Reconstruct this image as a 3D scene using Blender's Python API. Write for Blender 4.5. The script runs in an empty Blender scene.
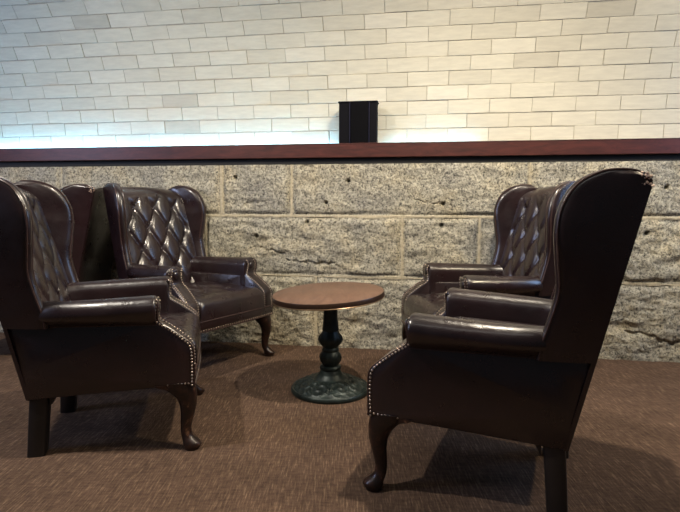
import bpy, bmesh, math, random
import numpy as np
from mathutils import Vector, Matrix

random.seed(7)
rng = np.random.default_rng(11)
scene = bpy.context.scene
COL = scene.collection
PI = math.pi

# ------------------------------------------------------------------ camera
cam_data = bpy.data.cameras.new('camera')
cam_data.sensor_width = 36.0
cam_data.lens = 36.0 * 527.0 / 680.0
cam_data.clip_start = 0.05
cam = bpy.data.objects.new('camera', cam_data)
COL.objects.link(cam)
cam.matrix_world = (Matrix.Translation((0, 0, 1.043))
                    @ Matrix.Rotation(PI / 2 - 0.0975, 4, 'X')
                    @ Matrix.Rotation(0.0024, 4, 'Z'))
scene.camera = cam

# ------------------------------------------------------------------ world, lights, exposure
scene.view_settings.view_transform = 'Standard'
scene.view_settings.look = 'None'
scene.view_settings.exposure = 0.22
scene.view_settings.gamma = 1.0
scene.view_settings.use_curve_mapping = False

world = bpy.data.worlds.new('room_ambient')
scene.world = world
world.use_nodes = True
bg = world.node_tree.nodes['Background']
bg.inputs[0].default_value = (0.86, 0.90, 1.0, 1)
bg.inputs[1].default_value = 0.045


def lamp_light(name, kind, loc, target, energy, color, size=0.1, angle=None, blend=0.5, size_y=None):
    d = bpy.data.lights.new(name, kind)
    d.energy = energy
    d.color = color
    if kind == 'AREA':
        d.size = size
        if size_y:
            d.shape = 'RECTANGLE'
            d.size_y = size_y
    else:
        d.shadow_soft_size = size
    if kind == 'SPOT':
        d.spot_size = math.radians(angle)
        d.spot_blend = blend
    o = bpy.data.objects.new(name, d)
    COL.objects.link(o)
    o.location = loc
    o.rotation_euler = (Vector(target) - Vector(loc)).to_track_quat('-Z', 'Y').to_euler()
    return o


# ceiling down-lights (warm), cool daylight from the left, added wash, fill and glint lights
lamp_light('ceiling_spot', 'SPOT', (0.75, 2.05, 3.0), (0.45, 2.5, 0.4), 215, (1.0, 0.88, 0.70), 0.05, 140, 0.6)
lamp_light('ceiling_spot', 'SPOT', (-1.75, 1.75, 3.0), (-1.3, 2.6, 0.4), 190, (1.0, 0.92, 0.80), 0.05, 140, 0.6)
lamp_light('ceiling_spot', 'SPOT', (2.3, 1.7, 3.0), (2.2, 2.8, 0.8), 115, (1.0, 0.84, 0.58), 0.07, 140, 0.6)
lamp_light('brick_wash_fill', 'AREA', (1.2, 2.10, 2.85), (1.3, 3.8, 1.75), 13, (1.0, 0.87, 0.64), 4.6, size_y=0.08)  # unseen strip light added to brighten the brick wall
lamp_light('front_fill', 'AREA', (0.0, 0.2, 3.1), (0.0, 3.2, 0.9), 6, (1.0, 0.95, 0.88), 2.4, size_y=0.5)  # added soft fill from the front, not a fixture of the room
lamp_light('cool_side_light', 'AREA', (-4.3, 1.4, 2.2), (-1.8, 3.9, 2.0), 46, (0.56, 0.66, 1.0), 1.0, size_y=1.4)
lamp_light('cool_side_light', 'AREA', (3.3, 2.45, 2.0), (-0.8, 2.9, 0.9), 20, (0.38, 0.60, 1.0), 0.8, size_y=1.3)  # unseen cool light put in for blue glints on the leather

# ------------------------------------------------------------------ materials


def principled(name):
    m = bpy.data.materials.new(name)
    m.use_nodes = True
    nt = m.node_tree
    b = nt.nodes['Principled BSDF']
    return m, nt, b


def N(nt, kind, **kw):
    n = nt.nodes.new(kind)
    for k, v in kw.items():
        if hasattr(n, k):
            setattr(n, k, v)
        else:
            n.inputs[k].default_value = v
    return n


def ramp(nt, src, stops, interp='LINEAR'):
    r = nt.nodes.new('ShaderNodeValToRGB')
    r.color_ramp.interpolation = interp
    el = r.color_ramp.elements
    while len(el) < len(stops):
        el.new(0.5)
    for e, (p, c) in zip(el, stops):
        e.position = p
        e.color = (*c, 1) if len(c) == 3 else c
    nt.links.new(src, r.inputs[0])
    return r


def mapping(nt, scale=(1, 1, 1), rot=(0, 0, 0), coord='Object'):
    tc = nt.nodes.new('ShaderNodeTexCoord')
    mp = nt.nodes.new('ShaderNodeMapping')
    mp.inputs['Scale'].default_value = scale
    mp.inputs['Rotation'].default_value = rot
    nt.links.new(tc.outputs[coord], mp.inputs[0])
    return mp.outputs[0]


def noise(nt, vec, scale, detail=4, rough=0.55, dist=0.0):
    n = nt.nodes.new('ShaderNodeTexNoise')
    n.inputs['Scale'].default_value = scale
    n.inputs['Detail'].default_value = detail
    n.inputs['Roughness'].default_value = rough
    n.inputs['Distortion'].default_value = dist
    if vec is not None:
        nt.links.new(vec, n.inputs['Vector'])
    return n.outputs[0]


def bump(nt, b, height, strength, dist=0.01):
    n = nt.nodes.new('ShaderNodeBump')
    n.inputs['Strength'].default_value = strength
    n.inputs['Distance'].default_value = dist
    nt.links.new(height, n.inputs['Height'])
    nt.links.new(n.outputs[0], b.inputs['Normal'])
    return n


def mix(nt, fac, a, b_, mode='MIX'):
    m = nt.nodes.new('ShaderNodeMix')
    m.data_type = 'RGBA'
    m.blend_type = mode
    for sock, v in ((m.inputs[0], fac), (m.inputs[6], a), (m.inputs[7], b_)):
        if hasattr(v, 'is_output') or isinstance(v, bpy.types.NodeSocket):
            nt.links.new(v, sock)
        elif isinstance(v, (int, float)):
            sock.default_value = v
        else:
            sock.default_value = (*v, 1)
    return m.outputs[2]


def simple(name, color, rough=0.5, metal=0.0, spec=0.5, bump_scale=None, bump_str=0.2, var=0.15, vscale=12):
    m, nt, b = principled(name)
    v = mapping(nt)
    n = noise(nt, v, vscale, 3)
    lo = tuple(c * (1 - var) for c in color)
    hi = tuple(min(1, c * (1 + var)) for c in color)
    r = ramp(nt, n, [(0.3, lo), (0.7, hi)])
    nt.links.new(r.outputs[0], b.inputs['Base Color'])
    b.inputs['Roughness'].default_value = rough
    b.inputs['Metallic'].default_value = metal
    b.inputs['Specular IOR Level'].default_value = spec
    if bump_scale:
        bump(nt, b, noise(nt, v, bump_scale, 3), bump_str, 0.004)
    return m


def mat_leather():
    m, nt, b = principled('oxblood_leather')
    v = mapping(nt)
    big = noise(nt, v, 5.0, 5, 0.6)
    r = ramp(nt, big, [(0.3, (0.0095, 0.0045, 0.0054)), (0.7, (0.020, 0.0082, 0.0092))])
    nt.links.new(r.outputs[0], b.inputs['Base Color'])
    rr = ramp(nt, noise(nt, v, 14, 4), [(0.3, (0.25,) * 3), (0.75, (0.38,) * 3)])
    nt.links.new(rr.outputs[0], b.inputs['Roughness'])
    b.inputs['Specular IOR Level'].default_value = 0.6
    b.inputs['Coat Weight'].default_value = 0.38
    b.inputs['Coat Roughness'].default_value = 0.13
    vo = nt.nodes.new('ShaderNodeTexVoronoi')
    vo.inputs['Scale'].default_value = 260
    nt.links.new(v, vo.inputs['Vector'])
    crease = noise(nt, v, 16, 5, 0.6, 0.6)
    ad = nt.nodes.new('ShaderNodeMath')
    ad.operation = 'MULTIPLY_ADD'
    nt.links.new(vo.outputs[0], ad.inputs[0])
    ad.inputs[1].default_value = 0.12
    nt.links.new(crease, ad.inputs[2])
    bump(nt, b, ad.outputs[0], 0.35, 0.006)
    return m


def mat_carpet():
    m, nt, b = principled('brown_loop_carpet')
    v = mapping(nt)
    st = mapping(nt, (1.0, 0.085, 1.0), (0, 0, math.radians(-14)))
    tw = mapping(nt, (0.3, 1.0, 1.0), (0, 0, math.radians(-14)))
    streak = noise(nt, st, 150, 4, 0.6)
    weft = noise(nt, tw, 70, 3, 0.6)
    big = noise(nt, v, 2.3, 4, 0.6)
    fine = noise(nt, v, 330, 2, 0.7)
    c1 = ramp(nt, streak, [(0.34, (0.095, 0.065, 0.049)), (0.53, (0.132, 0.089, 0.065)), (0.70, (0.250, 0.180, 0.122))])
    c2 = ramp(nt, weft, [(0.35, (0.80, 0.78, 0.77)), (0.62, (1.10, 1.08, 1.06))])
    c3 = ramp(nt, big, [(0.3, (0.80, 0.76, 0.74)), (0.7, (1.15, 1.08, 1.05))])
    c4 = ramp(nt, fine, [(0.3, (0.70, 0.70, 0.70)), (0.7, (1.25, 1.25, 1.25))])
    c = mix(nt, 1.0, c1.outputs[0], c2.outputs[0], 'MULTIPLY')
    c = mix(nt, 1.0, c, c3.outputs[0], 'MULTIPLY')
    c = mix(nt, 0.8, c, c4.outputs[0], 'MULTIPLY')
    nt.links.new(c, b.inputs['Base Color'])
    b.inputs['Roughness'].default_value = 0.95
    b.inputs['Specular IOR Level'].default_value = 0.1
    s = nt.nodes.new('ShaderNodeMath')
    s.operation = 'ADD'
    nt.links.new(streak, s.inputs[0])
    nt.links.new(fine, s.inputs[1])
    bump(nt, b, s.outputs[0], 0.8, 0.006)
    return m


def mat_stone():
    m, nt, b = principled('rough_granite')
    v = mapping(nt)
    at = nt.nodes.new('ShaderNodeAttribute')
    at.attribute_name = 'mortar'
    big = noise(nt, v, 3.2, 6, 0.65)
    sp = noise(nt, v, 75, 4, 0.8)
    sp2 = noise(nt, v, 38, 5, 0.7)
    c1 = ramp(nt, big, [(0.30, (0.33, 0.32, 0.285)), (0.50, (0.45, 0.425, 0.345)), (0.72, (0.50, 0.435, 0.300))])
    c2 = ramp(nt, sp, [(0.38, (0.16, 0.16, 0.18)), (0.48, (0.95, 0.95, 0.95)), (0.66, (1.40, 1.38, 1.34))])
    c3 = ramp(nt, sp2, [(0.34, (0.45, 0.44, 0.43)), (0.56, (1.12, 1.10, 1.08))])
    c = mix(nt, 1.0, c1.outputs[0], c2.outputs[0], 'MULTIPLY')
    c = mix(nt, 0.85, c, c3.outputs[0], 'MULTIPLY')
    mort = ramp(nt, noise(nt, v, 30, 4), [(0.3, (0.50, 0.43, 0.30)), (0.7, (0.66, 0.58, 0.42))])
    c = mix(nt, at.outputs['Fac'], c, mort.outputs[0])
    nt.links.new(c, b.inputs['Base Color'])
    b.inputs['Roughness'].default_value = 0.9
    b.inputs['Specular IOR Level'].default_value = 0.25
    ad = nt.nodes.new('ShaderNodeMath')
    ad.operation = 'ADD'
    nt.links.new(sp, ad.inputs[0])
    nt.links.new(sp2, ad.inputs[1])
    bump(nt, b, ad.outputs[0], 0.9, 0.012)
    return m


def mat_brick():
    m, nt, b = principled('glazed_cream_brick')
    v = mapping(nt)
    at = nt.nodes.new('ShaderNodeAttribute')
    at.attribute_name = 'tone'
    r = ramp(nt, at.outputs['Fac'], [(0.0, (0.46, 0.43, 0.355)), (0.25, (0.555, 0.525, 0.435)),
                                     (0.7, (0.60, 0.57, 0.475)), (1.0, (0.65, 0.62, 0.53))])
    st = mapping(nt, (1.0, 1.0, 6.0))
    n2 = ramp(nt, noise(nt, st, 9, 5, 0.6), [(0.3, (0.90, 0.90, 0.90)), (0.7, (1.05, 1.05, 1.04))])
    c = mix(nt, 1.0, r.outputs[0], n2.outputs[0], 'MULTIPLY')
    nt.links.new(c, b.inputs['Base Color'])
    b.inputs['Roughness'].default_value = 0.42
    b.inputs['Specular IOR Level'].default_value = 0.35
    bump(nt, b, noise(nt, st, 14, 4), 0.25, 0.006)
    return m


def mat_wood(name, dark, light, scale=(1.5, 14, 14), rough=0.4, wave=3.0):
    m, nt, b = principled(name)
    v = mapping(nt, scale)
    n = noise(nt, v, wave, 6, 0.65, 0.8)
    r = ramp(nt, n, [(0.32, dark), (0.68, light)])
    nt.links.new(r.outputs[0], b.inputs['Base Color'])
    b.inputs['Roughness'].default_value = rough
    bump(nt, b, n, 0.12, 0.003)
    return m


def mat_leg():
    m, nt, b = principled('worn_mahogany_leg')
    v = mapping(nt)
    n = noise(nt, v, 26, 5, 0.7)
    r = ramp(nt, n, [(0.45, (0.012, 0.0065, 0.005)), (0.60, (0.030, 0.012, 0.008)), (0.70, (0.15, 0.075, 0.042))])
    nt.links.new(r.outputs[0], b.inputs['Base Color'])
    b.inputs['Roughness'].default_value = 0.30
    return m


def mat_iron():
    m, nt, b = principled('verdigris_cast_iron')
    v = mapping(nt)
    r = ramp(nt, noise(nt, v, 22, 5), [(0.3, (0.010, 0.016, 0.016)), (0.7, (0.030, 0.045, 0.043))])
    nt.links.new(r.outputs[0], b.inputs['Base Color'])
    b.inputs['Roughness'].default_value = 0.42
    b.inputs['Metallic'].default_value = 0.35
    bump(nt, b, noise(nt, v, 90, 3), 0.25, 0.003)
    return m


M_LEATHER = mat_leather()
M_CARPET = mat_carpet()
M_STONE = mat_stone()
M_BRICK = mat_brick()
M_MORTAR = simple('grey_brick_mortar', (0.40, 0.37, 0.32), 0.9, vscale=40)
M_LEDGE = mat_wood('dark_red_mahogany', (0.034, 0.0075, 0.0065), (0.078, 0.018, 0.014), (1.0, 9, 9), 0.42, 3.5)
M_BLACK = simple('matt_black_paint', (0.008, 0.007, 0.007), 0.7)
M_TABLE = mat_wood('brown_laminate_top', (0.125, 0.066, 0.043), (0.200, 0.112, 0.074), (9, 2.2, 9), 0.42, 2.6)
M_EDGE = simple('dark_bronze_edge', (0.045, 0.024, 0.016), 0.32, 0.2, vscale=60)
M_EDGE_L = simple('worn_bronze_bead', (0.26, 0.17, 0.10), 0.32, 0.6, vscale=60)
M_LEG = mat_leg()
M_DARKLEG = simple('dark_stained_leg', (0.012, 0.009, 0.008), 0.45, vscale=20)
M_IRON = mat_iron()
M_NAIL = simple('aged_brass_nails', (0.42, 0.34, 0.28), 0.3, 0.8, vscale=80)
M_PIPING = simple('worn_leather_welt', (0.050, 0.027, 0.024), 0.30, vscale=50, var=0.4)
M_CLOTH = simple('black_dust_cover', (0.006, 0.006, 0.006), 0.95)
M_TORN = simple('torn_tan_hide', (0.44, 0.32, 0.26), 0.9, vscale=120, var=0.6, bump_scale=150)
M_BOX = simple('black_textured_case', (0.003, 0.003, 0.005), 0.8, spec=0.12, vscale=60)
M_GRILLE = simple('black_grille_cloth', (0.003, 0.003, 0.004), 0.9, spec=0.08, bump_scale=400, bump_str=0.3)
M_BOXLINE = simple('blue_black_case_edge', (0.010, 0.010, 0.026), 0.5, spec=0.15)

# ------------------------------------------------------------------ mesh helpers


def obj(name, verts, faces, mat, parent=None, smooth=True, kind=None, fix=True):
    me = bpy.data.meshes.new(name)
    me.from_pydata([tuple(map(float, v)) for v in verts], [], [tuple(map(int, f)) for f in faces])
    if fix:
        bm = bmesh.new()
        bm.from_mesh(me)
        bmesh.ops.recalc_face_normals(bm, faces=bm.faces)
        bm.to_mesh(me)
        bm.free()
    if smooth:
        me.polygons.foreach_set('use_smooth', [True] * len(me.polygons))
        me.set_sharp_from_angle(angle=math.radians(48))
    me.update()
    me.materials.append(mat)
    o = bpy.data.objects.new(name, me)
    COL.objects.link(o)
    if parent:
        o.parent = parent
    if kind:
        o['kind'] = kind
    return o


class MB:
    """collects shapes of ONE part"""

    def __init__(self):
        self.v = []
        self.f = []

    def add(self, verts, faces):
        o = len(self.v)
        self.v += [tuple(p) for p in verts]
        self.f += [tuple(i + o for i in f) for f in faces]
        return self

    def loft(self, rings, cap0=True, cap1=True):
        n = len(rings[0])
        vs = [p for r in rings for p in r]
        fs = []
        for i in range(len(rings) - 1):
            for j in range(n):
                k = (j + 1) % n
                fs.append((i * n + j, i * n + k, (i + 1) * n + k, (i + 1) * n + j))
        if cap0:
            fs.append(tuple(range(n))[::-1])
        if cap1:
            fs.append(tuple((len(rings) - 1) * n + j for j in range(n)))
        return self.add(vs, fs)

    def tube(self, pts, r, seg=7):
        pts = [Vector(p) for p in pts]
        rings = []
        up = Vector((0.123, 0.3, 0.94)).normalized()
        for i, p in enumerate(pts):
            t = (pts[min(i + 1, len(pts) - 1)] - pts[max(i - 1, 0)]).normalized()
            a = t.cross(up)
            if a.length < 1e-4:
                a = t.cross(Vector((1, 0, 0)))
            a.normalize()
            b = t.cross(a)
            rr = r[i] if isinstance(r, (list, tuple)) else r
            rings.append([p + (a * math.cos(q) + b * math.sin(q)) * rr
                          for q in [2 * PI * k / seg for k in range(seg)]])
        return self.loft(rings)

    def box(self, x0, x1, y0, y1, z0, z1, bev=0.0):
        if bev <= 0:
            r = lambda z: [(x0, y0, z), (x1, y0, z), (x1, y1, z), (x0, y1, z)]
            return self.loft([r(z0), r(z1)])
        b = bev

        def rr(z, i):
            c = []
            for (cx, cy, a0) in ((x1 - b, y1 - b, 0), (x0 + b, y1 - b, 1), (x0 + b, y0 + b, 2), (x1 - b, y0 + b, 3)):
                for k in range(4):
                    a = (a0 + k / 3) * PI / 2
                    c.append((cx + (b - i) * math.cos(a), cy + (b - i) * math.sin(a), z))
            return c
        rings = []
        for k in range(4):
            a = k / 3 * PI / 2
            rings.append(rr(z0 + b * (1 - math.sin(a)), b * (1 - math.cos(a)) * 0.999))
        for k in range(4):
            a = (1 - k / 3) * PI / 2
            rings.append(rr(z1 - b * (1 - math.sin(a)), b * (1 - math.cos(a)) * 0.999))
        return self.loft(rings)

    def lathe(self, prof, seg=48, fn=None):
        rings = []
        for r, z in prof:
            ring = []
            for k in range(seg):
                a = 2 * PI * k / seg
                rr = r if fn is None else fn(r, z, a)
                ring.append((rr * math.cos(a), rr * math.sin(a), z))
            rings.append(ring)
        return self.loft(rings)

    def dome(self, c, n, r, h, seg=8):
        c = Vector(c)
        n = Vector(n).normalized()
        a = n.orthogonal().normalized()
        b = n.cross(a)
        rings = []
        for k in range(4):
            q = k / 4 * PI / 2
            rings.append([c + n * (h * math.sin(q)) + (a * math.cos(w) + b * math.sin(w)) * (r * math.cos(q))
                          for w in [2 * PI * j / seg for j in range(seg)]])
        rings.insert(0, [p - n * h * 0.6 for p in rings[0]])
        return self.loft(rings)

    def build(self, name, mat, parent=None, **kw):
        return obj(name, self.v, self.f, mat, parent, **kw)


def catmull(pts, n):
    P = [np.array(p, float) for p in pts]
    P = [2 * P[0] - P[1]] + P + [2 * P[-1] - P[-2]]
    out = []
    m = len(P) - 3
    for i in range(m):
        for k in range(n):
            t = k / n
            a, b, c, d = P[i:i + 4]
            out.append(0.5 * (2 * b + (c - a) * t + (2 * a - 5 * b + 4 * c - d) * t * t + (3 * b - a - 3 * c + d) * t ** 3))
    out.append(P[-2])
    return out


def resample(pts, step):
    P = [np.array(p, float) for p in pts]
    L = [0]
    for a, b in zip(P[:-1], P[1:]):
        L.append(L[-1] + np.linalg.norm(b - a))
    n = max(2, int(round(L[-1] / step)) + 1)
    q = np.linspace(0, L[-1], n)
    A = np.array(P)
    return [np.array([np.interp(t, L, A[:, i]) for i in range(A.shape[1])]) for t in q]


def thing(name, label, cat, loc=(0, 0, 0), rotz=0, group=None):
    o = bpy.data.objects.new(name, None)
    o.empty_display_size = 0.1
    COL.objects.link(o)
    o.location = loc
    o.rotation_euler = (0, 0, rotz)
    o['label'] = label
    o['category'] = cat
    if group:
        o['group'] = group
    return o


def copy_tree(o, parent=None):
    kids = list(o.children)
    c = o.copy()
    COL.objects.link(c)
    if parent:
        c.parent = parent
    for ch in kids:
        copy_tree(ch, c)
    return c


def value_noise(x, y, seed, period=256):
    r = np.random.default_rng(seed).random((period, period))
    xi = np.floor(x).astype(int)
    yi = np.floor(y).astype(int)
    fx = x - xi
    fy = y - yi
    fx = fx * fx * (3 - 2 * fx)
    fy = fy * fy * (3 - 2 * fy)
    g = lambda a, b: r[a % period, b % period]
    return (g(xi, yi) * (1 - fx) + g(xi + 1, yi) * fx) * (1 - fy) + (g(xi, yi + 1) * (1 - fx) + g(xi + 1, yi + 1) * fx) * fy


def fbm(x, y, seed, oct=5, gain=0.5):
    s = 0
    a = 1
    t = 0
    for k in range(oct):
        s = s + a * value_noise(x * 2 ** k, y * 2 ** k, seed + k)
        t += a
        a *= gain
    return s / t


def smooth01(t):
    t = np.clip(t, 0, 1)
    return t * t * (3 - 2 * t)


# ------------------------------------------------------------------ the setting
WA = math.atan(-0.160)                       # the back wall recedes to the left
WU = np.array([math.cos(WA), math.sin(WA), 0])
WN = np.array([-math.sin(WA), math.cos(WA), 0])
WO = np.array([0, 3.81, 0])


def wp(s, d, z):
    p = WO + WU * s + WN * d
    return (p[0], p[1], z)


# floor
fl = MB()
fl.add([(-6, -2, 0), (6, -2, 0), (6, 5.6, 0), (-6, 5.6, 0), (-6, -2, -0.1), (6, -2, -0.1), (6, 5.6, -0.1), (-6, 5.6, -0.1)],
       [(0, 1, 2, 3), (4, 5, 6, 7), (0, 1, 5, 4), (1, 2, 6, 5), (2, 3, 7, 6), (3, 0, 4, 7)])
fl.build('floor', M_CARPET, smooth=False, kind='structure')

# lower wall: three courses of rock-faced granite with pale joints
S0, S1, ZT = -4.6, 4.2, 1.328
STEP = 0.0085
ns = int((S1 - S0) / STEP)
nz = int(ZT / STEP)
ss, zz = np.meshgrid(np.linspace(S0, S1, ns), np.linspace(-0.02, ZT, nz))
courses = [(-0.10, 0.520, [-3.6, -2.5, -1.42, -0.180, 1.32, 2.62, 3.6]),
           (0.520, 0.957, [-3.9, -2.9, -1.9, -1.02, 0.447, 0.980, 2.36, 3.3]),
           (0.957, 1.50, [-3.4, -2.2, -0.89, -0.355, 1.30, 2.75, 3.7])]
depth = np.zeros_like(ss)
mort = np.zeros_like(ss)
wob = (fbm(ss * 9, zz * 9, 50, 3) - 0.5) * 0.014
for ci, (z0, z1, js) in enumerate(courses):
    inb = (zz >= z0) & (zz < z1)
    dist = np.minimum(zz - z0, z1 - zz)
    bid = np.zeros_like(ss, int)
    for j in js:
        dist = np.minimum(dist, np.abs(ss - j))
        bid = bid + (ss > j)
    dist = dist + wob
    amp = (1.0, 0.8, 0.5)[ci]
    low = fbm(ss * 2.2 + 7 * ci, zz * 3.2, 3 + ci, 3)
    mid = fbm(ss * 7 + bid * 3.1, zz * 11, 13 + ci, 5, 0.55)
    rid = 1 - np.abs(2 * fbm(ss * 4 + 11 * bid, zz * 9, 23 + ci, 4) - 1)
    fine = fbm(ss * 45, zz * 45, 33 + ci, 3)
    h = 0.022 * (low - 0.35) + amp * (0.050 * (mid - 0.5) + 0.030 * (rid - 0.75)) + 0.006 * (fine - 0.5) + 0.010
    h = h + 0.006 * (np.sin(bid * 12.9) + 1)
    h = np.maximum(h, -0.002)
    edge = smooth01(dist / 0.045)
    d_ = -(h * edge) - 0.013 * (1 - smooth01((dist - 0.006) / 0.008))
    mk = 1 - smooth01((dist - 0.004) / 0.007)
    depth = np.where(inb, d_, depth)
    mort = np.where(inb, mk, mort)
# hairline fissures and small drill holes worked into the stone
for (s0, z0, s1, z1, w, dp) in [(0.52, 1.070, 0.80, 1.045, 0.007, 0.016), (-0.60, 0.735, -0.40, 0.675, 0.012, 0.020),
                                (-0.40, 0.632, 0.00, 0.606, 0.012, 0.024), (-0.72, 1.045, -0.52, 1.062, 0.010, 0.014),
                                (1.95, 0.20, 2.3, 0.12, 0.014, 0.02)]:
    t = np.clip((ss - s0) / (s1 - s0), 0, 1)
    zc = z0 + (z1 - z0) * t + (fbm(ss * 24, ss * 0 + z0 * 31, 71, 4, 0.65) - 0.5) * 0.06
    ww = w * (0.1 + 2.0 * fbm(ss * 28, ss * 0 + 3, 77, 3) ** 2) * np.where((ss > s0) & (ss < s1), np.sqrt(np.clip(4 * t * (1 - t), 0, 1)), 0)
    depth = depth + dp * np.exp(-((zz - zc) / np.maximum(ww, 1e-4)) ** 2) * (ww > 1e-3)
for (s, z) in [(-0.24, 0.915), (-0.62, 0.81), (-0.10, 1.055), (0.73, 1.05), (-0.78, 1.24), (0.06, 1.21), (2.05, 0.86), (2.15, 1.16), (0.72, 0.90)]:
    depth = depth + 0.060 * np.exp(-(((ss - s) ** 2 + (zz - z) ** 2) / 0.0125 ** 2) ** 2)
P = WO[None, None, :] + WU[None, None, :] * ss[..., None] + WN[None, None, :] * depth[..., None]
P[..., 2] = zz
nv = ns * nz
verts = P.reshape(-1, 3)
idx = np.arange(nv).reshape(nz, ns)
quads = np.stack([idx[:-1, :-1], idx[:-1, 1:], idx[1:, 1:], idx[1:, :-1]], -1).reshape(-1, 4)
# closed at the back so the wall is a solid
bv = np.array([wp(S0, 0.32, -0.02), wp(S1, 0.32, -0.02), wp(S1, 0.32, ZT), wp(S0, 0.32, ZT)])
faces = quads.tolist()
b0 = nv
faces.append([b0 + 3, b0 + 2, b0 + 1, b0])
faces.append([*idx[0, ::-1].tolist(), b0, b0 + 1])
faces.append([*idx[-1, :].tolist(), b0 + 2, b0 + 3])
wall = obj('wall_back', np.vstack([verts, bv]), faces, M_STONE, kind='structure', fix=False)
at = wall.data.attributes.new('mortar', 'FLOAT', 'POINT')
at.data.foreach_set('value', np.concatenate([mort.reshape(-1), np.zeros(4)]).astype(np.float32))

# upper wall: glazed bricks that curve forward into a vault
DV, ZV, RV = 0.20, 1.47, 1.75
PHI_MAX = math.radians(62)


def vault(s, a, out=0.0):
    """point on the brick face; a = arc length above the ledge, out = towards the room"""
    if a < 0:
        d, z, nx, nzn = DV, ZV + a, -1.0, 0.0
    else:
        ph = a / RV
        d = DV - RV * (1 - math.cos(ph))
        z = ZV + RV * math.sin(ph)
        nx, nzn = -math.cos(ph), -math.sin(ph)
    return wp(s, d + nx * out, z + nzn * out)


BW, BH = 0.289, 0.0985
vb, fb, tone = [], [], []
rows = int(RV * PHI_MAX / BH)
for r in range(-2, rows):
    a0 = r * BH + 0.0265
    off = -0.089 + ((r + 1) % 2) * BW / 2
    s = -4.8 + off + random.uniform(-0.007, 0.007)
    while s < 4.3:
        w = BW
        if random.random() < 0.0:
            w = BW / 2
        g = random.uniform(0.0022, 0.0045)
        jz = random.uniform(-0.0015, 0.0015)
        tilt = random.uniform(-0.0028, 0.0028)
        s0_, s1_ = s + g / 2, s + w - g / 2
        a1_ = a0 + jz
        a2_ = a0 + BH - random.uniform(0.003, 0.006) + jz
        o0 = random.uniform(0.004, 0.008)
        b = 0.0018
        base = len(vb)
        for (sx, ax, ox) in ((s0_, a1_, -0.03), (s1_, a1_, -0.03), (s1_, a2_, -0.03), (s0_, a2_, -0.03),
                             (s0_, a1_, o0 - b), (s1_, a1_, o0 - b), (s1_, a2_, o0 - b), (s0_, a2_, o0 - b),
                             (s0_ + b, a1_ + b, o0), (s1_ - b, a1_ + b, o0 + tilt), (s1_ - b, a2_ - b, o0 + tilt), (s0_ + b, a2_ - b, o0)):
            vb.append(vault(sx, ax, ox))
        for k in range(4):
            j = (k + 1) % 4
            fb.append((base + k, base + j, base + 4 + j, base + 4 + k))
            fb.append((base + 4 + k, base + 4 + j, base + 8 + j, base + 8 + k))
        fb.append((base + 8, base + 9, base + 10, base + 11))
        t = min(1, max(0, random.gauss(0.55, 0.19)))
        if random.random() < 0.02:
            t = random.uniform(0, 0.15)
        tone += [t] * 9
        s += w
nb_faces = len(fb)
# mortar bed behind the bricks
base = len(vb)
arcs = np.linspace(-2 * BH, rows * BH, 26)
for a in arcs:
    for (s, o_) in ((-4.6, 0.0), (4.2, 0.0), (4.2, -0.25), (-4.6, -0.25)):
        vb.append(vault(s, float(a), o_))
for i in range(len(arcs) - 1):
    for j in range(4):
        k = (j + 1) % 4
        fb.append((base + i * 4 + j, base + i * 4 + k, base + (i + 1) * 4 + k, base + (i + 1) * 4 + j))
fb.append((base, base + 1, base + 2, base + 3))
e = base + (len(arcs) - 1) * 4
fb.append((e, e + 1, e + 2, e + 3))
tone += [0.5] * (len(fb) - nb_faces)
up = obj('wall_upper', vb, fb, M_BRICK, smooth=False, kind='structure')
up.data.materials.append(M_MORTAR)
mi = np.zeros(len(fb), int)
mi[nb_faces:] = 1
up.data.polygons.foreach_set('material_index', mi.tolist())
at = up.data.attributes.new('tone', 'FLOAT', 'FACE')
at.data.foreach_set('value', np.array(tone, np.float32))


def wall_box(mb, s0, s1, d0, d1, z0, z1, bev=0.0):
    tmp = MB().box(s0, s1, d0, d1, z0, z1, bev)
    mb.add([wp(*v) for v in tmp.v], tmp.f)


# dark strip under the ledge, then the mahogany ledge with its front fascia
t2 = MB()
wall_box(t2, -4.6, 4.2, -0.010, 0.30, 1.328, 1.374)
t2.build('trim_2', M_BLACK, smooth=False, kind='structure')
t1 = MB()
wall_box(t1, -4.6, 4.2, -0.045, -0.020, 1.372, 1.472, 0.004)
wall_box(t1, -4.6, 4.2, -0.021, 0.189, 1.377, 1.452)
t1.build('trim_1', M_LEDGE, kind='structure')

# light strips lying on the ledge behind the fascia


def led(s0, s1, strength, label):
    m = bpy.data.materials.new('cool_led_emitter')
    m.use_nodes = True
    nt = m.node_tree
    nt.nodes.clear()
    em = nt.nodes.new('ShaderNodeEmission')
    em.inputs[0].default_value = (0.28, 0.66, 1.0, 1)
    em.inputs[1].default_value = strength
    out = nt.nodes.new('ShaderNodeOutputMaterial')
    nt.links.new(em.outputs[0], out.inputs[0])
    t = thing('light_strip', label, 'light strip', wp((s0 + s1) / 2, 0.155, 1.452), WA, 'cool light strips on the ledge')
    h = (s1 - s0) / 2
    MB().box(-h, h, -0.008, 0.008, 0.0, 0.006, 0.002).build('channel', M_BLACK, t)
    MB().box(-h + 0.005, h - 0.005, -0.006, 0.006, 0.0055, 0.0105, 0.001).build('diffuser', m, t)


led(-4.2, -1.75, 110.0, 'cool white light strip on the ledge along the left end of the wall')
led(-1.70, -0.06, 75.0, 'cool white light strip on the ledge just left of the black box')
led(0.30, 0.95, 32.0, 'cool white light strip on the ledge just right of the black box')

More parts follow.
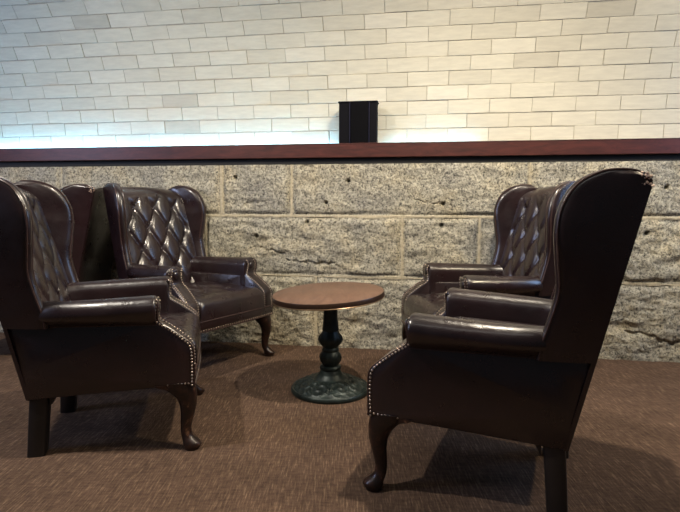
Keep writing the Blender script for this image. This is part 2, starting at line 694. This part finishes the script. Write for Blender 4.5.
# black case on the ledge
bx = thing('loudspeaker', 'black upright box-shaped loudspeaker standing on the dark red wooden ledge', 'speaker',
           wp(0.122, 0.062, 1.452), WA)
cab = MB().box(-0.142, 0.142, -0.055, 0.062, 0.0, 0.318, 0.008).build('cabinet', M_BOX, bx)
MB().box(-0.050, 0.076, -0.058, -0.050, 0.006, 0.314, 0.002).build('grille', M_GRILLE, bx)
MB().box(-0.060, -0.052, -0.0575, -0.050, 0.006, 0.314, 0.001).build('edge_strip', M_BOXLINE, bx)
MB().box(0.078, 0.086, -0.0575, -0.050, 0.006, 0.314, 0.001).build('edge_strip', M_BOXLINE, bx)

# ------------------------------------------------------------------ wing chair


def rear_x(z):
    return -0.308 - 0.2246 * (z - 0.26)


def side_y(x):
    return 0.268 + (x + 0.308) / 0.668 * 0.084


FACING = catmull([(0.212, 0.652), (0.224, 0.640), (0.221, 0.595), (0.226, 0.556), (0.275, 0.522), (0.336, 0.474), (0.354, 0.452), (0.361, 0.425), (0.362, 0.36), (0.360, 0.284)], 6)


def face_y(x, z):
    """outer edge of the arm facing: flush with the side panel, swelling towards the scroll"""
    return side_y(x) + 0.016 * min(1, max(0, (z - 0.545) / 0.05)) - 0.010 * min(1, max(0, (z - 0.625) / 0.03))


def tuft(a, b):
    """0 at the buttons, shallow creases between them, 1 on the puffs"""
    fa = abs(a - round(a))
    fb = abs(b - round(b))
    crease = 1 - 0.36 * max(math.exp(-(fa / 0.085) ** 2), math.exp(-(fb / 0.085) ** 2))
    puff = (math.sin(PI * fa) * math.sin(PI * fb)) ** 0.5
    hole = 1 - math.exp(-((fa * fa + fb * fb) / 0.030))
    return (0.55 * crease + 0.45 * puff) * (0.25 + 0.75 * hole)


def make_chair(label):
    root = thing('wingback_armchair', label, 'armchair', group='leather wingback armchairs')

    # ---- backrest: tufted front, plain rolled top
    su, sv = 0.152, 0.270            # button spacing: columns, two rows
    zb0 = 0.990
    nu, nw = 73, 97
    fr, re = [], []

    def back_pt(s, t):
        z1 = 1.140 - 0.020 * s * s
        z = 0.40 + (z1 - 0.40) * t
        y = s * (0.262 - 0.010 * (1 - t))
        T = 0.105 + 0.035 * (1 - t)
        a = (y / su + (z - zb0) / sv) + 0.0
        b = (y / su - (z - zb0) / sv) + 0.0
        fade = min(1, max(0, (0.94 - t) / 0.10)) * min(1, max(0, (0.245 - abs(y)) / 0.03))
        hgt = 0.030 * tuft(a, b)
        hgt = hgt * fade + 0.028 * (1 - fade)
        if t > 0.90:
            q = (t - 0.90) / 0.10
            k = math.sqrt(max(0, 1 - q * q))
        else:
            k = 1
        return (rear_x(z) + 0.006 + (T - 0.020 + hgt) * k, y, z)
    for j in range(nw):
        t = j / (nw - 1)
        t = t if t < 0.88 else 0.88 + (1 - (1 - (t - 0.88) / 0.12) ** 1.6) * 0.12
        for i in range(nu):
            s = -1 + 2 * i / (nu - 1)
            p = back_pt(s, t)
            fr.append(p)
            re.append((rear_x(p[2]) + 0.004, p[1], p[2]))
    n1 = nu * nw
    F = []
    for j in range(nw - 1):
        for i in range(nu - 1):
            q = (j * nu + i, j * nu + i + 1, (j + 1) * nu + i + 1, (j + 1) * nu + i)
            F.append(q)
            F.append(tuple(n1 + k for k in q[::-1]))
    border = [i for i in range(nu)] + [j * nu + nu - 1 for j in range(1, nw)] + \
             [(nw - 1) * nu + i for i in range(nu - 2, -1, -1)] + [j * nu for j in range(nw - 2, 0, -1)]
    for a, b in zip(border, border[1:] + border[:1]):
        F.append((a, b, n1 + b, n1 + a))
    back = obj('backrest', fr + re, F, M_LEATHER, root)
    # buttons where the folds meet
    for r in range(0, 5):
        z = zb0 - r * sv / 2
        ys = [-su, 0, su] if r % 2 == 0 else [-1.5 * su, -0.5 * su, 0.5 * su, 1.5 * su]
        for y in ys:
            if abs(y) > 0.235:
                continue
            t = (z - 0.40) / (1.140 - 0.020 * (y / 0.26) ** 2 - 0.40)
            T = 0.105 + 0.035 * (1 - t)
            x = rear_x(z) + 0.006 + T - 0.020
            MB().dome((x + 0.002, y, z), (1, 0, 0.22), 0.011, 0.007, 10).build('button', M_LEATHER, back)
    # ---- plain rear panel
    rp = MB()
    rings = []
    for z in np.linspace(0.240, 1.11, 12):
        x = rear_x(z)
        hw = 0.268 + 0.002 * math.sin((z - 0.26) * 3)
        rings.append([(x + 0.012, -hw, z), (x - 0.004, -hw + 0.004, z), (x - 0.010, -hw * 0.6, z), (x - 0.012, 0, z),
                      (x - 0.010, hw * 0.6, z), (x - 0.004, hw - 0.004, z), (x + 0.012, hw, z)])
    hw = 0.262
    rp.loft(rings)
    rp.build('rear_panel', M_LEATHER, root)

    # ---- wings
    OUT = catmull([(-0.196, 0.545), (-0.202, 0.600), (-0.222, 0.665), (-0.246, 0.77), (-0.240, 0.87), (-0.234, 0.97), (-0.247, 1.045),
                   (-0.288, 1.112), (-0.355, 1.148), (-0.430, 1.155), (-0.482, 1.138)], 5)
    nO = len(OUT)
    for sgn in (1, -1):
        rings = []
        pipe_o, pipe_i = [], []
        for i, (px, pz) in enumerate(OUT):
            f = i / (nO - 1)
            qz = 0.545 + (1.118 - 0.545) * min(1, f * 1.25) ** 0.95
            qx = rear_x(qz)
            dx, dz = px - qx, pz - qz
            L = math.hypot(dx, dz)
            ux, uz = dx / L, dz / L
            R = min(0.036, L * 0.48)
            th = min(0.030, R)

            def yc(r):
                x = qx + ux * r
                z = qz + uz * r
                k = min(1, max(0, (x - rear_x(z)) / 0.22))
                flare = 0.064 + 0.008 * min(1, max(0, (z - 0.55) / 0.25)) - 0.018 * max(0, (z - 1.0) / 0.14)
                return 0.244 + flare * k ** 1.25
            loop = []
            m = 9
            for k in range(m):
                r = (L - R) * k / (m - 1)
                bulge = 0.006 * math.sin(PI * k / (m - 1))
                loop.append((qx + ux * r, yc(r) + th + bulge, qz + uz * r))
            for k in range(1, 10):
                a = PI / 2 - PI * k / 10
                r = L - R + R * math.cos(a)
                loop.append((qx + ux * r, yc(L - R) + (yc(L) - yc(L - R)) * math.cos(a) + R * 1.0 * math.sin(a) * (th / R if R else 1), qz + uz * r))
            for k in range(m):
                r = (L - R) * (1 - k / (m - 1))
                bulge = 0.010 * math.sin(PI * k / (m - 1))
                loop.append((qx + ux * r, yc(r) - th - bulge, qz + uz * r))
            rings.append([(x, sgn * y, z) for x, y, z in loop])
            a = math.radians(52)
            r = L - R + R * math.cos(a)
            yo = yc(L - R) + (yc(L) - yc(L - R)) * math.cos(a)
            pipe_o.append((qx + ux * (r + 0.001), sgn * (yo + th * math.sin(a) + 0.001), qz + uz * (r + 0.001)))
            a = math.radians(-30)
            r = L - R + R * math.cos(a)
            yo = yc(L - R) + (yc(L) - yc(L - R)) * math.cos(a)
            pipe_i.append((qx + ux * (r + 0.001), sgn * (yo + th * math.sin(a)), qz + uz * (r + 0.001)))
        w = MB().loft(rings).build('wing', M_LEATHER, root)
        MB().tube(pipe_o, 0.0038, 6).build('piping', M_PIPING, w)
        MB().tube(pipe_i[:-4], 0.0030, 6).build('piping', M_PIPING, w)

    # ---- arms: outward roll on an inner wall
    for sgn in (1, -1):
        rings = []
        xs = [-0.262, -0.24, -0.21, -0.18, -0.14, -0.1, -0.04, 0.02, 0.08, 0.13, 0.17, 0.195, 0.206, 0.213, 0.216, 0.217]
        sc = [1.0] * 11 + [1.0, 0.985, 0.95, 0.89, 0.55]
        for x, k in zip(xs, sc):
            f = (x + 0.285) / 0.5
            yo_ = float(np.interp(x, [-0.262, -0.21, -0.15, -0.05, 0.1, 0.22], [0.296, 0.326, 0.346, 0.359, 0.367, 0.371]))
            ry = float(np.interp(x, [-0.262, -0.15, 0.2], [0.046, 0.056, 0.062]))
            cy = yo_ - ry
            cz = 0.592 + 0.012 * f + 0.006 * f * f
            rz = 0.056
            loop = []
            ys_ = side_y(x) + 0.002
            for q in range(21):
                a = math.radians(-8 + (180 + 8) * q / 20)
                loop.append((cy + ry * math.cos(a) * k, cz + rz * math.sin(a) * k))
            yi = cy - ry
            for (yy, z_) in ((yi - 0.003, 0.575), (yi - 0.004, 0.53), (yi - 0.004, 0.46), (yi + 0.04, 0.46), (yi + 0.05, 0.542),
                             (ys_ - 0.004, 0.542), (ys_ + 0.001, 0.547), (ys_ + (cy + ry - ys_) * 0.45, 0.560), (ys_ + (cy + ry - ys_) * 0.85, 0.578)):
                loop.append((cy + (yy - cy) * k, cz + (z_ - cz) * k))
            rings.append([(x, sgn * y, z) for y, z in loop])
        arm = MB().loft(rings).build('arm', M_LEATHER, root)
        # pleated boss on the scroll end
        MB().dome((0.2235, sgn * 0.303, 0.612), (1, 0, 0), 0.024, 0.008, 20).build('scroll_cap', M_LEATHER, arm)
    # ---- side panels with shaped front facing
    for sgn in (1, -1):
        outl = [(p[0], p[1]) for p in FACING]
        outl += [(0.15, 0.272), (0.0, 0.262), (-0.15, 0.252), (rear_x(0.240), 0.242)]
        outl += [(rear_x(z), z) for z in (0.35, 0.45, 0.545)]
        outl += [(-0.2, 0.546), (0.0, 0.547), (0.15, 0.549), (0.190, 0.552), (0.200, 0.590), (0.203, 0.640)]
        n = len(outl)
        A = np.array(outl)
        nrm = []
        for i in range(n):
            t_ = A[(i + 1) % n] - A[i - 1]
            q = np.array([-t_[1], t_[0]])
            nrm.append(q / (np.linalg.norm(q) + 1e-9))
        nrm = np.array(nrm)
        ctr = A.mean(0)
        if np.sum((A - ctr) * nrm) > 0:
            nrm = -nrm
        rings = []
        for (dy, ins) in ((0.0, 0.006), (0.003, 0.0015), (0.006, 0.0), ('o', 0.0), ('p', 0.0015), ('q', 0.006)):
            ring = []
            for (x, z), (nx, nz_) in zip(A, nrm):
                X, Z = x + nx * ins, z + nz_ * ins
                yo = face_y(x, z)
                yi = yo - 0.088
                y = {'o': yo - 0.006, 'p': yo - 0.003, 'q': yo}.get(dy, None) if isinstance(dy, str) else yi + dy
                ring.append((X, sgn * y, Z))
            rings.append(ring)
        sp = MB().loft(rings).build('side_panel', M_LEATHER, root)
        # seam under the arm roll
        MB().tube([(x, sgn * (side_y(x) + 0.001), 0.5455) for x in np.linspace(-0.362, 0.215, 14)], 0.0028, 6).build('piping', M_PIPING, sp)
        # nailheads down the facing and along the bottom corner
        nm = MB()
        path = resample([(p[0], face_y(p[0], p[1]), p[1]) for p in FACING[3:]], 0.0140)
        for p in path:
            nm.dome((p[0] - 0.008, sgn * (p[1] - 0.0005), p[2] + 0.001), (0.15, sgn, 0), 0.0047, 0.0036, 8)
        for k in range(1, 8):
            x = 0.352 - 0.0140 * k
            nm.dome((x, sgn * (side_y(x) - 0.0005), 0.2935 - 0.004 * k / 4), (0, sgn, 0), 0.0047, 0.0036, 8)
        nm.build('nailhead_trim', M_NAIL, sp)
        nm = MB()
        n2_ = MB()
        for p in path:
            nm.dome((p[0] + 0.0005, sgn * (p[1] - 0.014), p[2]), (1, 0, 0.3), 0.0047, 0.0036, 8)
            if p[2] > 0.33:
                n2_.dome((p[0] + 0.0005, sgn * (p[1] - 0.080), p[2]), (1, 0, 0.5), 0.0047, 0.0036, 8)
        nm.build('nailhead_trim', M_NAIL, sp)
        n2_.build('nailhead_trim', M_NAIL, sp)
        MB().tube([(p[0] + 0.001, sgn * (face_y(p[0], p[1]) - 0.004), p[1]) for p in FACING[2:]], 0.0034, 6).build('piping', M_PIPING, sp)

    # ---- seat
    nx_, ny_ = 61, 49
    tp, bt = [], []
    for j in range(ny_):
        s = -1 + 2 * j / (ny_ - 1)
        for i in range(nx_):
            f = i / (nx_ - 1)
            x = -0.26 + 0.632 * f
            y = s * (0.262 if f > 0.2 else 0.245 + 0.085 * f)
            z = 0.478 + 0.020 * (1 - s * s) * math.sin(PI * min(1, f * 1.02))
            a = (y / 0.17 + (x - 0.08) / 0.26)
            b = (y / 0.17 - (x - 0.08) / 0.26)
            if f < 0.86:
                z += 0.016 * (tuft(a, b) - 0.75) * min(1, (0.86 - f) / 0.12)
            if f > 0.88:
                q = (f - 0.88) / 0.12
                z -= 0.045 * (1 - math.sqrt(max(0, 1 - q * q)))
            if abs(s) > 0.9:
                z -= 0.02 * ((abs(s) - 0.9) / 0.1) ** 2
            tp.append((x, y, z))
            bt.append((x, y, 0.335))
    n1 = nx_ * ny_
    F = []
    for j in range(ny_ - 1):
        for i in range(nx_ - 1):
            q = (j * nx_ + i, j * nx_ + i + 1, (j + 1) * nx_ + i + 1, (j + 1) * nx_ + i)
            F.append(q)
            F.append(tuple(n1 + k for k in q[::-1]))
    border = [i for i in range(nx_)] + [j * nx_ + nx_ - 1 for j in range(1, ny_)] + \
             [(ny_ - 1) * nx_ + i for i in range(nx_ - 2, -1, -1)] + [j * nx_ for j in range(ny_ - 2, 0, -1)]
    for a, b in zip(border, border[1:] + border[:1]):
        F.append((a, b, n1 + b, n1 + a))
    seat = obj('seat', tp + bt, F, M_LEATHER, root)
    for (x, y) in ((0.08, 0.0), (0.08, 0.17), (0.08, -0.17), (0.21, 0.085), (0.21, -0.085), (-0.05, 0.085), (-0.05, -0.085)):
        MB().dome((x, y, 0.476 + 0.018 * (1 - (y / 0.26) ** 2) - 0.010), (0, 0, 1), 0.012, 0.008, 10).build('button', M_LEATHER, seat)
    # ---- front rail with welts and nails
    fr_ = MB()
    rings = []
    for y in np.linspace(-0.345, 0.345, 19):
        bow = 0.010 * (1 - (y / 0.345) ** 2)
        x = 0.360 + bow
        rings.append([(x - 0.03, y, 0.286), (x, y, 0.284), (x + 0.006, y, 0.300), (x + 0.008, y, 0.318), (x + 0.005, y, 0.338), (x - 0.03, y, 0.346)])
    fr_.loft(rings)
    rail = fr_.build('front_rail', M_LEATHER, root)
    for z, r in ((0.347, 0.0045), (0.286, 0.0042)):
        MB().tube([(0.364 + 0.010 * (1 - (y / 0.345) ** 2), y, z) for y in np.linspace(-0.345, 0.345, 19)], r, 6).build('piping', M_PIPING, rail)
    nm = MB()
    for y in np.linspace(-0.335, 0.335, 38):
        nm.dome((0.364 + 0.010 * (1 - (y / 0.345) ** 2), y, 0.295), (1, 0, 0), 0.0055, 0.004, 8)
    nm.build('nailhead_trim', M_NAIL, rail)
    # ---- dark frame under the seat
    u = MB()
    ring = lambda z, k: [(0.345 - k, -0.33 + k, z), (0.345 - k, 0.33 - k, z), (-0.29 + k, 0.255 - k, z), (-0.29 + k, -0.255 + k, z)]
    u.loft([ring(0.276, 0.02), ring(0.29, 0.005), ring(0.34, 0.005)])
    u.build('dust_cover', M_CLOTH, root, smooth=False)

    # ---- legs
    for sgn in (1, -1):
        prof = [  # x, y, z, rx, ry
            (0.300, 0.302, 0.292, 0.062, 0.048), (0.304, 0.304, 0.268, 0.062, 0.048), (0.316, 0.308, 0.247, 0.054, 0.044),
            (0.328, 0.312, 0.222, 0.044, 0.038), (0.333, 0.316, 0.192, 0.036, 0.032), (0.331, 0.317, 0.158, 0.030, 0.028),
            (0.325, 0.316, 0.122, 0.0255, 0.0245), (0.321, 0.315, 0.090, 0.0225, 0.022), (0.322, 0.317, 0.064, 0.0225, 0.022),
            (0.332, 0.323, 0.046, 0.029, 0.026), (0.343, 0.330, 0.033, 0.036, 0.031), (0.347, 0.332, 0.021, 0.039, 0.034),
            (0.346, 0.332, 0.012, 0.036, 0.032), (0.344, 0.331, 0.010, 0.031, 0.028), (0.344, 0.331, 0.0, 0.031, 0.028)]
        rings = []
        for (x, y, z, rx, ry) in prof:
            ex = 2.0 if z < 0.24 else 2.8
            ring = []
            for k in range(20):
                a = 2 * PI * k / 20
                ca, sa = math.cos(a), math.sin(a)
                ring.append((x + rx * math.copysign(abs(ca) ** (2 / ex), ca), sgn * (y + ry * math.copysign(abs(sa) ** (2 / ex), sa)), z))
            rings.append(ring)
        leg = MB().loft(rings).build('leg', M_LEG, root)
        leg['label'] = 'carved front leg with a rounded pad foot'
        # knee bracket curving under the side rail
        br = MB()
        pts = [(0.30, 0.284), (0.20, 0.284), (0.215, 0.274), (0.245, 0.266), (0.275, 0.245), (0.30, 0.215)]
        br.loft([[(x, sgn * 0.296, z) for x, z in pts], [(x, sgn * 0.338, z) for x, z in pts]])
        br.build('knee_bracket', M_LEG, leg)
    for sgn in (1, -1):
        rings = []
        for z, f in ((0.275, 0), (0.20, 0.3), (0.10, 0.65), (0.0, 1.0)):
            h = 0.035 - 0.002 * f
            cx, cy = -0.260 - 0.022 * f, 0.226 + 0.014 * f
            b = 0.006
            rings.append([(cx + h - b, sgn * (cy + h), z), (cx - h + b, sgn * (cy + h), z), (cx - h, sgn * (cy + h - b), z), (cx - h, sgn * (cy - h + b), z),
                          (cx - h + b, sgn * (cy - h), z), (cx + h - b, sgn * (cy - h), z), (cx + h, sgn * (cy - h + b), z), (cx + h, sgn * (cy + h - b), z)])
        leg = MB().loft(rings).build('leg', M_DARKLEG, root)
        leg['label'] = 'plain square dark rear leg'
        br = MB()
        pts = [(-0.225, 0.278), (-0.145, 0.278), (-0.16, 0.262), (-0.185, 0.252), (-0.205, 0.235), (-0.222, 0.205)]
        br.loft([[(x, sgn * 0.205, z) for x, z in pts], [(x, sgn * 0.252, z) for x, z in pts]])
        br.build('corner_bracket', M_DARKLEG, leg, smooth=False)
    return root


def torn_corner(root, y, seed):
    """scuffed, split leather on the rear top corner of one wing"""
    rr = random.Random(seed)
    mb = MB()
    sg = 1 if y > 0 else -1
    for k in range(48):
        px = -0.482 + rr.uniform(-0.018, 0.034)
        pz = 1.142 - abs(px + 0.470) * 0.25 - rr.uniform(0.0, 0.036)
        py = 0.276 + rr.uniform(-0.012, 0.010)
        if pz < 1.108 and px > -0.465:
            py = 0.276
        n = Vector((rr.uniform(-0.6, 0.2), sg * rr.uniform(0.3, 1.0), rr.uniform(0.2, 0.9)))
        mb.dome((px, sg * py, pz), n, rr.uniform(0.002, 0.0058), rr.uniform(0.0015, 0.004), 6)
    o = mb.build('torn_patch', M_TORN, root)
    o['label'] = 'torn pale patch on the top rear corner'


L_R1 = 'dark brown leather wingback armchair right of the table, nearest, its torn pale top corner showing'
chair = make_chair(L_R1)
spots = [
    (chair, (0.574, 2.020), 2.730, L_R1),
    (None, (0.816, 3.078), 3.302, 'dark brown tufted wingback armchair right of the table, farther, close to the stone wall'),
    (None, (-1.045, 2.416), 0.232, 'dark brown leather wingback armchair left of the table, nearest, seen from its side'),
    (None, (-0.978, 3.470), -0.579, 'dark brown wingback armchair left of the table with its whole button-tufted back showing'),
    (None, (-2.110, 3.720), 3.160, 'dark brown wingback armchair turned away, mostly hidden behind the two left armchairs'),
]
made = []
for src, (x, y), yaw, lab in spots:
    o = src or copy_tree(chair)
    o.location = (x, y, 0)
    o.rotation_euler = (0, 0, yaw)
    o['label'] = lab
    if y > 3:
        o.scale = (1, 1, 1.015)
    if yaw == -0.579:
        o.scale = (1.03, 1.06, 1.02)
    made.append(o)
torn_corner(made[0], 1, 3)
torn_corner(made[4], 1, 5)

# ------------------------------------------------------------------ pedestal table
tb = thing('pedestal_table', 'round brown wooden table on a dark cast iron pedestal between the armchairs', 'table', (-0.052, 2.89, 0))
TZ = 0.556
R = 0.312
top = MB().lathe([(R - 0.006, TZ - 0.026), (R - 0.004, TZ - 0.003), (R - 0.007, TZ)], 72).build('table_top', M_TABLE, tb)
eb = MB().lathe([(R - 0.008, TZ - 0.028), (R - 0.001, TZ - 0.028), (R, TZ - 0.024), (R, TZ - 0.005), (R - 0.002, TZ - 0.001), (R - 0.0055, TZ - 0.001)], 72)
eb.build('edge_band', M_EDGE, top)
top.matrix_basis = Matrix.Translation((-0.013, 0, TZ)) @ Matrix.Rotation(math.radians(-3.0), 4, 'Y') @ Matrix.Rotation(math.radians(1.8), 4, 'X') @ Matrix.Translation((0, 0, -TZ + 0.004))
bd = MB()
ring = [((R - 0.003) * math.cos(a), (R - 0.003) * math.sin(a), TZ - 0.0295) for a in np.linspace(0, 2 * PI, 73)]
bd.tube(ring, 0.0042, 6)
bd.build('lower_bead', M_EDGE_L, top)


def flute(r, z, a):
    if z > 0.36:
        return r * (1 + 0.045 * abs(math.cos(4 * a)))
    if 0.255 < z < 0.345:
        return r * (1 + 0.11 * abs(math.cos(5 * a)) * math.sin(PI * (z - 0.255) / 0.09))
    if 0.15 < z < 0.225:
        return r * (1 + 0.09 * abs(math.cos(5 * a + 0.8)) * math.sin(PI * (z - 0.15) / 0.075))
    return r


prof = [(0.10, TZ - 0.030), (0.10, TZ - 0.036), (0.052, TZ - 0.046), (0.040, TZ - 0.06), (0.037, 0.47), (0.038, 0.42), (0.041, 0.375), (0.046, 0.355), (0.047, 0.348),
        (0.043, 0.342), (0.048, 0.330), (0.060, 0.310), (0.064, 0.290), (0.058, 0.270), (0.047, 0.256), (0.042, 0.248), (0.047, 0.240),
        (0.048, 0.232), (0.045, 0.226), (0.054, 0.212), (0.059, 0.194), (0.056, 0.172), (0.047, 0.156), (0.045, 0.148), (0.056, 0.144),
        (0.060, 0.136), (0.060, 0.126), (0.054, 0.120)]
MB().lathe(prof[::-1], 60, flute).build('column', M_IRON, tb)
# domed foot with raised scroll and leaf work
bpf = [(0.052, 0.126), (0.058, 0.118), (0.062, 0.104), (0.070, 0.092), (0.080, 0.084), (0.084, 0.078), (0.092, 0.074)]
seg = 192
rings = []
for r, z in bpf:
    rings.append([(r * math.cos(a), r * math.sin(a), z) for a in [2 * PI * k / seg for k in range(seg)]])
nr = 40
for i in range(nr + 1):
    f = i / nr
    r = 0.094 + (0.206 - 0.094) * f
    z0 = 0.073 - 0.049 * f ** 1.25
    ring = []
    for k in range(seg):
        a = 2 * PI * k / seg
        q = (a * 8 / (2 * PI)) % 1.0
        uu = (q - 0.5) * 2
        vv = (f - 0.5) * 2
        win = max(0, 1 - abs(vv) ** 6)
        rad = math.hypot(uu * 0.9, vv * 0.95)
        ang = math.atan2(vv, uu)
        spiral = math.cos(3.2 * rad * PI - ang * (1 if int(a * 8 / (2 * PI)) % 2 else -1))
        leaf = math.cos(10 * ang) * math.exp(-((rad - 0.85) / 0.25) ** 2)
        h = 0.0055 * max(0, spiral) ** 0.7 + 0.0035 * max(0, leaf)
        ring.append((r * math.cos(a), r * math.sin(a), z0 + h * win))
    rings.append(ring)
for r, z in ((0.209, 0.026), (0.215, 0.027), (0.220, 0.022), (0.222, 0.015), (0.222, 0.006), (0.219, 0.0), (0.05, 0.0)):
    rings.append([(r * math.cos(a), r * math.sin(a), z) for a in [2 * PI * k / seg for k in range(seg)]])
MB().loft(rings).build('base', M_IRON, tb)
